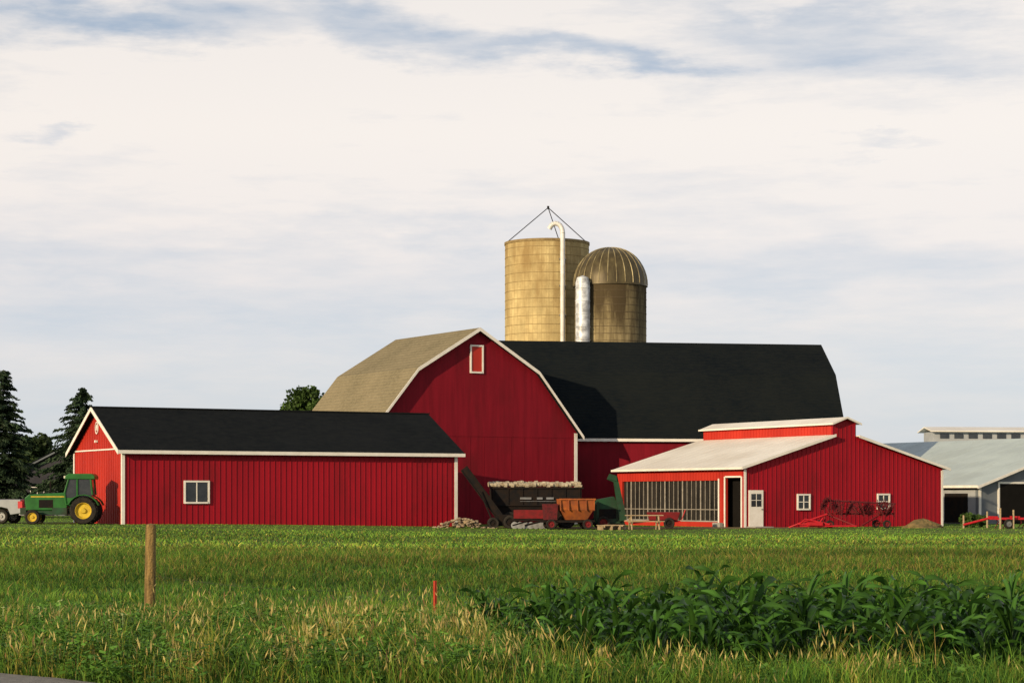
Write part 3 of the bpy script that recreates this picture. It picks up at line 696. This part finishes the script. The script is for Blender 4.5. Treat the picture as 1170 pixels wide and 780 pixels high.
spruce(WX(4,140),140,WZ(417,140)-.3,2.9,'tall dark spruce with dense drooping branches',1.2)
spruce(WX(94,138),138,WZ(442,138)-.3,3.4,'pointed dark green spruce behind the shed',1.0)
def broadleaf(x,y,H,R,label,n=9000,base=(.06,.11,.025),cz=.66,name='broadleaf_tree',vs=1.1,ls=.16,cat='tree'):
    z0=float(gz(x,y)); r=root(name,label,cat,(x,y,z0))
    t=MB(); t.cyl((0,0,-.2),(0,0,H*.5),.03*H,.018*H,n=10)
    cl=rv(34)*rng.uniform(.35,1,(34,1))**.6*np.array([R*.85,R*.85,R*vs*.85]); cl[:,2]+=H*cz
    for k in range(10):
        a=(0,0,H*rng.uniform(.25,.5)); t.cyl(a,cl[k],.012*H,.004*H,n=6)
    t.make('trunk',M['bark'],r)
    idx=rng.integers(0,34,n); tone=rng.uniform(.6,1.35,34)
    rad=R*.30*rng.uniform(.6,1.3,34)
    C=cl[idx]+rv(n)*(rad[idx]*rng.uniform(.3,1.2,n)**.5)[:,None]
    Ax=rv(n); Bx=np.cross(Ax,rv(n)); Bx/=np.linalg.norm(Bx,axis=1,keepdims=True)
    s=ls*rng.uniform(.6,1.3,n)[:,None]
    col=np.array(base)[None]*(tone[idx]*rng.uniform(.75,1.25,n))[:,None]
    V,Fc,K=quads(C,Ax*s,Bx*s*.6,col); npmesh('crown',V,Fc,M['leaf'],K,r); return r
broadleaf(WX(354,172),172,WZ(441,172)-.4,2.3,'leafy green tree rising behind the barn roof',n=7500,cz=.79,ls=.13)
broadleaf(WX(40,175),175,WZ(496,175)-.2,2.6,'rounded dark leafy tree behind the grey house',cz=.62,base=(.035,.06,.02))
for pxx,dd,H,R in((1107,116,.85,.5),(1119,118,.7,.42)):
    broadleaf(WX(pxx,dd),dd,H,R,'small bushy green shrub by the grey barn',n=1500,cz=.5,name='shrub',vs=.8,ls=.07,cat='shrub')["group"]='shrubs by the barn'

# ---------------------------------------------------------------- grass
def patch(x,y,s,seed=0):
    return .5+.25*(np.sin(x*s+1.3*seed+np.sin(y*s*.7+seed)*1.7)+np.sin(y*s*1.31+x*s*.43+seed*2.1+np.sin(x*s*.9)*1.3))
def inside(x,y,m=0.1):
    k=np.zeros(len(x),bool)
    for ox,oy,yw,Lx,Ly in foot:
        c,s=math.cos(math.radians(yw)),math.sin(math.radians(yw)); a=(x-ox)*c+(y-oy)*s; b=-(x-ox)*s+(y-oy)*c
        k|=(a>-m)&(a<Lx+m)&(b>-m)&(b<Ly+m)
    return k
def sample(n,d0,d1,spread=.29,pad=1.0):
    d=np.sqrt(rng.uniform(d0*d0,d1*d1,n)); x=rng.uniform(-1,1,n)*(spread*d+pad); return x,d
def clumped(n,nc,d0,d1,sig,frac,spread=.29,pad=1.0,hv=.28,ax=1.0):
    cx,cy=sample(nc,d0,d1,spread,pad); tone=rng.uniform(.6,1.35,nc); hf=np.clip(np.exp(rng.normal(0,hv,nc)),.5,1.7); typ=rng.random(nc)
    n1_=int(n*frac); i=rng.integers(0,nc,n1_); sg=sig*rng.uniform(.4,1.5,nc)
    x=cx[i]+rng.normal(0,1,n1_)*sg[i]*ax; y=cy[i]+rng.normal(0,1,n1_)*sg[i]
    xu,yu=sample(n-n1_,d0,d1,spread,pad)
    return (np.concatenate([x,xu]),np.concatenate([y,yu]),np.concatenate([tone[i],np.ones(n-n1_)*.9]),np.concatenate([hf[i],np.ones(n-n1_)*.75]),np.concatenate([typ[i],rng.random(n-n1_)]))
def blades(x,y,h,w,col,lean=.35,dk=.45):
    n=len(x); z=gz(x,y)
    az=rng.uniform(0,2*np.pi,n); fa=rng.uniform(0,2*np.pi,n)
    P=np.stack([np.cos(fa),np.sin(fa),np.zeros(n)],1)*(w/2)[:,None]
    Ld=np.stack([np.cos(az),np.sin(az),np.zeros(n)],1)*(h*lean*rng.uniform(.2,1.4,n))[:,None]
    B=np.stack([x,y,z-.02],1); up=np.zeros((n,3)); up[:,2]=h
    Mi=B+Ld*.30+up*.58; T=B+Ld+up*rng.uniform(.86,1.0,n)[:,None]
    V=np.stack([B-P,B+P,Mi-P*.8,Mi+P*.8,T],1).reshape(-1,3)
    o=np.arange(n)[:,None]*5
    Fc=np.concatenate([o+np.array([[0,1,3]]),o+np.array([[0,3,2]]),o+np.array([[2,3,4]])],1).reshape(-1,3)
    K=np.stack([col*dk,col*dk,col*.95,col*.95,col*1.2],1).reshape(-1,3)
    return V,Fc,K
def pal(n,probs,cols):
    i=rng.choice(len(cols),n,p=np.array(probs)/sum(probs)); return np.array(cols)[i]
GR=(.115,.225,.028); DG=(.050,.135,.020); YE=(.38,.34,.07); TA=(.42,.31,.10); OL=(.20,.25,.035); BR=(.165,.31,.034); BW=(.24,.19,.06)
C0,C1=19.6,26.0
def corn_x0(y): return .75+(y-C0)/(C1-C0)*(-1.15-.75)
def in_corn(x,y): return (y>C0-.1)&(y<C1+.2)&(x>corn_x0(y)-.1)
def on_road(x,y): return (y<road_y(x)+.05)&(x<-1)
# near band: clumps of differing species
x,y,tn,hf,ty=clumped(215000,3000,17.5,31,.18,.72,hv=.36)
k=(~on_road(x,y))&(y<32.5)&(y>17.3); x,y,tn,hf,ty=x[k],y[k],tn[k],hf[k],ty[k]; n=len(x)
pt=patch(x,y,.8,1)*.6+patch(x,y,2.1,4)*.4
hh=np.interp(y,[17,21,25,28,32],[.30,.33,.29,.17,.13])*rng.uniform(.4,1.25,n)*hf
ic=in_corn(x,y); hh=np.where(ic,hh*.45,hh)
right=(x>corn_x0(y)-.6)&(y<=C0-.1); hh=np.where(right,hh*.8,hh)
nr=(y<road_y(x)+.7)&(x<-1); hh=np.where(nr,hh*.55,hh)
gp=np.clip(-.08+.50*pt,0,.5)*np.interp(y,[20,25,28.5],[1,.75,.05])*np.where(right,.55,1)
gold=(ty<gp)
col=np.where(gold[:,None],pal(n,[4,1.5,6],[YE,TA,OL]),np.where((ty>.58)[:,None],pal(n,[6,2],[DG,GR]),pal(n,[6,2,2],[GR,OL,BR])))
col=np.where(ic[:,None],pal(n,[5,2],[DG,GR])*.75,col)
col=col*(tn*rng.uniform(.75,1.25,n))[:,None]
hh=np.where(gold,hh*1.15,hh)
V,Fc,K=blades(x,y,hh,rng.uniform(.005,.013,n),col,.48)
o=npmesh('tall_grass',V,Fc,M['grass'],K); tag(o,'tall mixed green and golden roadside grass','grass',kind='stuff')
g_i=np.where(gold&(~ic)&(y<28))[0]; g_i=rng.choice(g_i,min(len(g_i),4200),replace=False)
x,y=x[g_i],y[g_i]; n=len(x)
hh=np.maximum(hh[g_i]*rng.uniform(1.05,1.5,n),np.interp(y,[17,22,28],[.30,.36,.24])*rng.uniform(.7,1.35,n)); tall=rng.random(n)<.04; hh=np.where(tall,hh*1.35,hh); hh=np.minimum(hh,.68)
hh=np.where((x>corn_x0(y)-.6)&(y<=C0),hh*.85,hh)
col=pal(n,[3,1,3],[YE,TA,OL])*rng.uniform(.8,1.2,n)[:,None]
V1,F1,K1=blades(x,y,hh,np.full(n,.005),col,.28)
T=V1.reshape(n,5,3)[:,4]; a=rng.uniform(0,np.pi,n); S=np.stack([np.cos(a),np.sin(a),np.zeros(n)],1)*rng.uniform(.004,.010,n)[:,None]
hd=rng.uniform(.04,.12,n); D=np.zeros((n,3)); D[:,2]=hd; D[:,:2]=rng.normal(0,.03,(n,2))
V2=np.stack([T-D*.6,T-D*.1+S,T+D*.5,T-D*.1-S],1).reshape(-1,3); F2=np.arange(4*n).reshape(n,4); F2=np.concatenate([F2[:,[0,1,2]],F2[:,[0,2,3]]])
hc=pal(n,[4,2,.6],[(.52,.44,.16),(.44,.34,.12),(.38,.22,.09)])*rng.uniform(.8,1.25,n)[:,None]; K2=np.repeat(hc,4,0)
o=npmesh('grass_seed_heads',np.concatenate([V1,V2]),np.concatenate([F1,F2+len(V1)]),M['grass'],np.concatenate([K1,K2])); tag(o,'pale seed heads on thin grass stalks','grass',kind='stuff')
# middle band
x,y,tn,hf,ty=clumped(190000,3200,31,66,.35,.7,hv=.35,ax=1.6); k=(y>29.5)&(y<68); x,y,tn,hf,ty=x[k],y[k],tn[k],hf[k],ty[k]; n=len(x)
pt=patch(x,y*1.8,.30,2)*.55+patch(x,y*2,.9,5)*.45; big=patch(x*.5,y*1.1,.35,8)
hh=np.interp(y,[31,45,52,66],[.13,.17,.22,.15])*rng.uniform(.4,1.15,n)*hf
col=np.where((ty>.45)[:,None],pal(n,[5,2],[DG,GR]),pal(n,[5,2],[GR,OL]))
yl=rng.random(n)<np.interp(y,[36,45,54,64],[.06,.26,.60,.40])*np.clip(-.15+pt*1.8,0,1.3)*np.interp(x/y,[-.25,0,.25],[.6,.9,1.2]); col=np.where(yl[:,None],pal(n,[2,4,2,2],[YE,OL,TA,BW])*.82,col)
col=col*(tn*rng.uniform(.75,1.2,n)*(.72+.5*big))[:,None]
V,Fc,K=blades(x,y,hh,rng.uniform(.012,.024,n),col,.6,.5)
o=npmesh('pasture_grass',V,Fc,M['grass'],K); tag(o,'rough green pasture grass with drier patches','grass',kind='stuff')
# far band
x,y,tn,hf,ty=clumped(250000,3200,64,150,.9,.6,.28,3,hv=.3,ax=2.2); k=(~inside(x,y))&(y>62); k&=~(((x-7.5)/9)**2+((y-113.5)/3.3)**2<1); x,y,tn,hf,ty=x[k],y[k],tn[k],hf[k],ty[k]; n=len(x)
pt=patch(x,y*2.2,.14,3)*.5+patch(x,y*2,.5,6)*.5; big=patch(x*.35,y*1.2,.22,4)
hh=np.interp(y,[64,80,92,98,150],[.15,.12,.10,.04,.04])*rng.uniform(.4,1.2,n)*np.minimum(hf,1.4)
col=np.where((ty>.55)[:,None],pal(n,[5,3],[DG,GR]),pal(n,[4,2,1.5],[GR,OL,BR]))
lawn=y>97; col=np.where(lawn[:,None],pal(n,[3,4],[GR,BR])*1.08,col)
yl=rng.random(n)<np.interp(y,[64,72,84,98],[.50,.34,.22,.03])*np.clip(-.2+1.9*pt,0,1.4); col=np.where(yl[:,None],pal(n,[2,5,2.5],[YE,OL,BW])*.85,col)
col=col*(np.where(lawn,np.clip(tn,.85,1.15),tn)*rng.uniform(.85,1.2,n)*np.where(lawn,1,.70+.55*big))[:,None]
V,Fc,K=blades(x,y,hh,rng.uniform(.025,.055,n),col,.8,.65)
o=npmesh('lawn_grass',V,Fc,M['lawn'],K*1.15); tag(o,'short green farmyard grass','grass',kind='stuff')
# weeds
def weeds(n,d0,d1,hmin,hmax,base,name,label,thr=.3):
    x,y=sample(n*3,d0,d1); k=(~on_road(x,y))&(~in_corn(x,y)); pt=patch(x,y,.9,9); k&=rng.random(len(x))<np.clip((pt-thr)*2,.2,1)
    x,y=x[k][:n],y[k][:n]; C=[];A=[];B=[];K=[]
    for j,(xx,yy) in enumerate(zip(x,y)):
        h=rng.uniform(hmin,hmax)*(.6 if (yy<C0 and xx>0) else 1)*float(np.interp(yy,[20,24,29],[1,.9,.55])); 
        if j==0: xx,yy,h=WX(366,24.5),24.5,.62
        if j==1: xx,yy,h=WX(130,24.0),24.0,.56
        m=int(16+h*80); tone=rng.uniform(.5,1.4); z0=float(gz(xx,yy)); lx,ly=rng.normal(0,.08,2)
        t=rng.uniform(.12,1,m); az=rng.uniform(0,2*np.pi,m); rr=rng.uniform(.02,.14,m)*(1.1-t*.6)
        c=np.stack([xx+lx*t+np.cos(az)*rr,yy+ly*t+np.sin(az)*rr,z0+h*t],1)
        d=np.stack([np.cos(az),np.sin(az),rng.uniform(-.5,.6,m)],1); s=rng.uniform(.012,.034,m)[:,None]
        o_=np.cross(d,np.array([0,0,1.])+rng.normal(0,.4,(m,3))); o_/=np.linalg.norm(o_,axis=1,keepdims=True)
        C.append(c);A.append(d*s);B.append(o_*s*.42);K.append(np.array(base)[None]*tone*(.5+.7*t)[:,None]*rng.uniform(.8,1.2,(m,1)))
        C.append(np.array([[xx+lx*.5,yy+ly*.5,z0+h*.5]]));A.append(np.array([[.004,0,0]]));B.append(np.array([[lx*.5,ly*.5,h*.5]]));K.append(np.array([base])*.8)
    V,Fc,K2=quads(np.concatenate(C),np.concatenate(A),np.concatenate(B),np.concatenate(K)); o=npmesh(name,V,Fc,M['leaf'],K2); tag(o,label,'weeds',kind='stuff')
weeds(3000,18,29,.14,.48,(.085,.19,.028),'leafy_weeds','leafy green weeds among roadside grass')
mb=MB()
for i in range(14):
    d=rng.uniform(20,28); xx=rng.uniform(-.27,-.02)*d; h=rng.uniform(.35,.5)
    if on_road(np.array([xx]),np.array([d]))[0]: continue
    mb.cyl((xx,d,0),(xx,d,h),.003,n=4)
    for k in range(5): 
        q=(xx+rng.normal(0,.025),d+rng.normal(0,.025),h+rng.normal(0,.008)); mb.frust(q[0],q[1],q[2],.009,.009,q[2]+.006,.011,.011)
tag(mb.make('wildflowers',surf('pale_petals',(.45,.50,.25),(.25,.38,.12),rough=.8)),'pale umbel wildflowers in the grass','flowers',kind='stuff')

# ---------------------------------------------------------------- corn
def corn_mesh(i):
    rr=np.random.default_rng(100+i); H=rr.uniform(.26,.36); V=[];Fc=[];K=[]
    n=6
    for z,rad in((-.05,.013),(H,.007)):
        for k in range(n): a=2*np.pi*k/n; V.append((rad*math.cos(a),rad*math.sin(a),z)); K.append((.06,.11,.03))
    for k in range(n): Fc.append((k,(k+1)%n,n+(k+1)%n,n+k))
    base_az=rr.uniform(0,np.pi)
    for l in range(9):
        z0=.04+H*.95*l/8; az=base_az+(l%2)*np.pi+rr.normal(0,.5); ln=rr.uniform(.40,.64)*(.72+.5*math.sin(math.pi*(l+1)/10)); el=rr.uniform(1.0,1.40) if l<6 else rr.uniform(1.25,1.52)
        wd=rr.uniform(.019,.030); dx,dy=math.cos(az),math.sin(az); sx,sy=-dy,dx; p=np.array([0,0,z0]); o=len(V); S=9; tone=rr.uniform(.55,1.45)
        curl=rr.uniform(.12,.32)
        for s in range(S+1):
            t=s/S; w=wd*(math.sin(math.pi*min(1,.18+t*.82))**.8) if s<S else .001
            tw=math.sin(t*5+l)*.018
            for q,up in((-1,.4),(0,0),(1,.4)):
                wav=.008*math.sin(s*2.1+q*1.5+l)
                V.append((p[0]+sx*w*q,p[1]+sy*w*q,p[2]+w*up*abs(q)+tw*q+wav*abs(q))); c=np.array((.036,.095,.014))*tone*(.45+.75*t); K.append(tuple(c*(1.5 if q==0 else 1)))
            e=el-curl*s*(.55+.8*t); st=ln/S; p=p+np.array([dx*math.cos(e),dy*math.cos(e),math.sin(e)])*st
        for s in range(S):
            for q in(0,1): a=o+s*3+q; Fc.append((a,a+1,a+4,a+3))
    V=np.array(V); Fc=np.array(Fc); K=np.array(K)
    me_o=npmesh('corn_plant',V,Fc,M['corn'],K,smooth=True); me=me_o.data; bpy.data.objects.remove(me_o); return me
cms=[corn_mesh(i) for i in range(12)]; cnt=0
for i in range(9):
    yy=C0+.1+i*.77; xx=corn_x0(yy)+rng.uniform(0,.5)
    while xx<.25*yy+.3 and cnt<300:
        edge=min(1,.62+.38*(xx-corn_x0(yy))/1.3); s=rng.uniform(.74,1.25)*edge*(.92 if i==0 else 1)*(1.0 if i<6 else .93)
        if (i==0 and rng.random()<.35) or rng.random()<.04: xx+=.25; continue
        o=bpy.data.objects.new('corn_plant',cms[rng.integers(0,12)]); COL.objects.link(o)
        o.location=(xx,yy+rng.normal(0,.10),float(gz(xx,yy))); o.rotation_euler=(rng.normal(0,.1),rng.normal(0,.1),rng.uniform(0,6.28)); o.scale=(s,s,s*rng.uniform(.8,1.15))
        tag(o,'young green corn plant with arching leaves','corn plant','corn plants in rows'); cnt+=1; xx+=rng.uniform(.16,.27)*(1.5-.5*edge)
print('corn',cnt)

# ---------------------------------------------------------------- light, sky, camera
sd=Vector((-.65,-.76,0)).normalized(); el=math.radians(16)
to=Vector((sd.x*math.cos(el),sd.y*math.cos(el),math.sin(el)))
ld=bpy.data.lights.new('sun','SUN'); ld.energy=4.8; ld.angle=math.radians(.6); ld.color=(1,.78,.50)
lo=bpy.data.objects.new('sun',ld); COL.objects.link(lo); lo.rotation_euler=to.to_track_quat('Z','Y').to_euler()
w=bpy.data.worlds.new("World"); scene.world=w; w.use_nodes=True; nt=w.node_tree; nt.nodes.clear()
out=nt.nodes.new("ShaderNodeOutputWorld")
sky=nt.nodes.new("ShaderNodeTexSky"); sky.sky_type='NISHITA'; sky.sun_disc=False; sky.sun_elevation=el; sky.sun_rotation=math.atan2(sd.x,sd.y)
b1=nt.nodes.new("ShaderNodeBackground"); b1.inputs[1].default_value=.02; nt.links.new(sky.outputs[0],b1.inputs[0])
tc=nt.nodes.new("ShaderNodeTexCoord"); sp=nt.nodes.new("ShaderNodeSeparateXYZ"); nt.links.new(tc.outputs["Generated"],sp.inputs[0]); zz=sp.outputs[2]
def math_(op,a,b=0.0):
    n=nt.nodes.new("ShaderNodeMath"); n.operation=op
    for s,v in((n.inputs[0],a),(n.inputs[1],b)):
        if isinstance(v,(int,float)): s.default_value=v
        else: nt.links.new(v,s)
    return n.outputs[0]
def wnoise(scale,loc,detail=7,rough=.55,rot=.02):
    mp=nt.nodes.new("ShaderNodeMapping"); mp.inputs["Scale"].default_value=scale; mp.inputs["Location"].default_value=loc; mp.inputs["Rotation"].default_value=(0,rot,0)
    nt.links.new(tc.outputs["Generated"],mp.inputs["Vector"]); return noise(nt,mp.outputs[0],1.0,detail,rough)
n1=wnoise((6.5,3.5,38),(3.1,1.0,.7),9,.6)
n4=wnoise((18,6,110),(5.1,2.0,3.7),8,.65,.05)
n2=wnoise((11,5,40),(9.1,4.0,2.7),7,.6); n3=wnoise((10,5,36),(1.1,8.0,5.7),7,.6)
yp=math_('MAXIMUM',math_('ABSOLUTE',sp.outputs[1]),.15)
Xw=math_('ADD',math_('DIVIDE',sp.outputs[0],yp),math_('MULTIPLY',math_('SUBTRACT',n2,.5),.20))
Zw=math_('ADD',math_('DIVIDE',zz,yp),math_('MULTIPLY',math_('SUBTRACT',n3,.5),.065))
tot=None
for pxx,pyy,sx,sy,amp in [(110,26,150,28,1.0),(420,30,120,26,.85),(590,60,130,20,.75),(750,80,100,16,.85),(1000,40,200,26,.62),(880,15,120,14,.35),(1100,80,110,15,.35),(20,162,60,9,.55),(90,290,190,24,.42),(480,268,220,15,.34),(900,315,250,26,.40),(1050,172,120,9,.4),(300,355,360,28,.22)]:
    a=(pxx-585)/F; b=(567-pyy)/F
    dx=math_('DIVIDE',math_('SUBTRACT',Xw,a),sx/F); dz=math_('DIVIDE',math_('SUBTRACT',Zw,b),sy/F)
    g=math_('MULTIPLY',math_('EXPONENT',math_('MULTIPLY',math_('ADD',math_('MULTIPLY',dx,dx),math_('MULTIPLY',dz,dz)),-1.0)),amp)
    tot=g if tot is None else math_('ADD',tot,g)
rz=ramp(nt,zz,[(0,.15),(.05,.30),(.09,.56),(.125,.76),(.16,.88),(.24,.88),(.4,.6)])
fac=math_('SUBTRACT',math_('ADD',math_('ADD',rz,math_('MULTIPLY',math_('SUBTRACT',n1,.5),1.1)),math_('MULTIPLY',math_('SUBTRACT',n4,.5),.7)),math_('MULTIPLY',tot,.85))
f=ramp(nt,fac,[(.0,0.0),(.85,1.0)])
blue=ramp(nt,zz,[(0,(.56,.63,.71)),(.07,(.57,.62,.71)),(.16,(.48,.53,.63)),(.22,(.36,.44,.56)),(.6,(.14,.21,.36)),(1,(.10,.17,.32))])
cream=ramp(nt,zz,[(0,(.69,.68,.71)),(.10,(.86,.78,.76)),(.17,(.95,.86,.79)),(.3,(.86,.80,.75)),(.6,(.42,.42,.43)),(1,(.30,.32,.35))])
cc=mixc(nt,f,blue,cream)
b2=nt.nodes.new("ShaderNodeBackground"); b2.inputs[1].default_value=.92; nt.links.new(cc,b2.inputs[0])
ad=nt.nodes.new("ShaderNodeAddShader"); nt.links.new(b1.outputs[0],ad.inputs[0]); nt.links.new(b2.outputs[0],ad.inputs[1]); nt.links.new(ad.outputs[0],out.inputs[0])
cam=bpy.data.cameras.new('camera'); co=bpy.data.objects.new('camera',cam); COL.objects.link(co); scene.camera=co
co.location=(0,0,CZ); co.rotation_euler=(math.radians(90),0,0); cam.sensor_width=36; cam.lens=36*F/1170; cam.shift_y=177/1170; cam.clip_end=8000; cam.clip_start=.1
scene.view_settings.view_transform='Standard'; scene.view_settings.look='None'; scene.view_settings.exposure=0
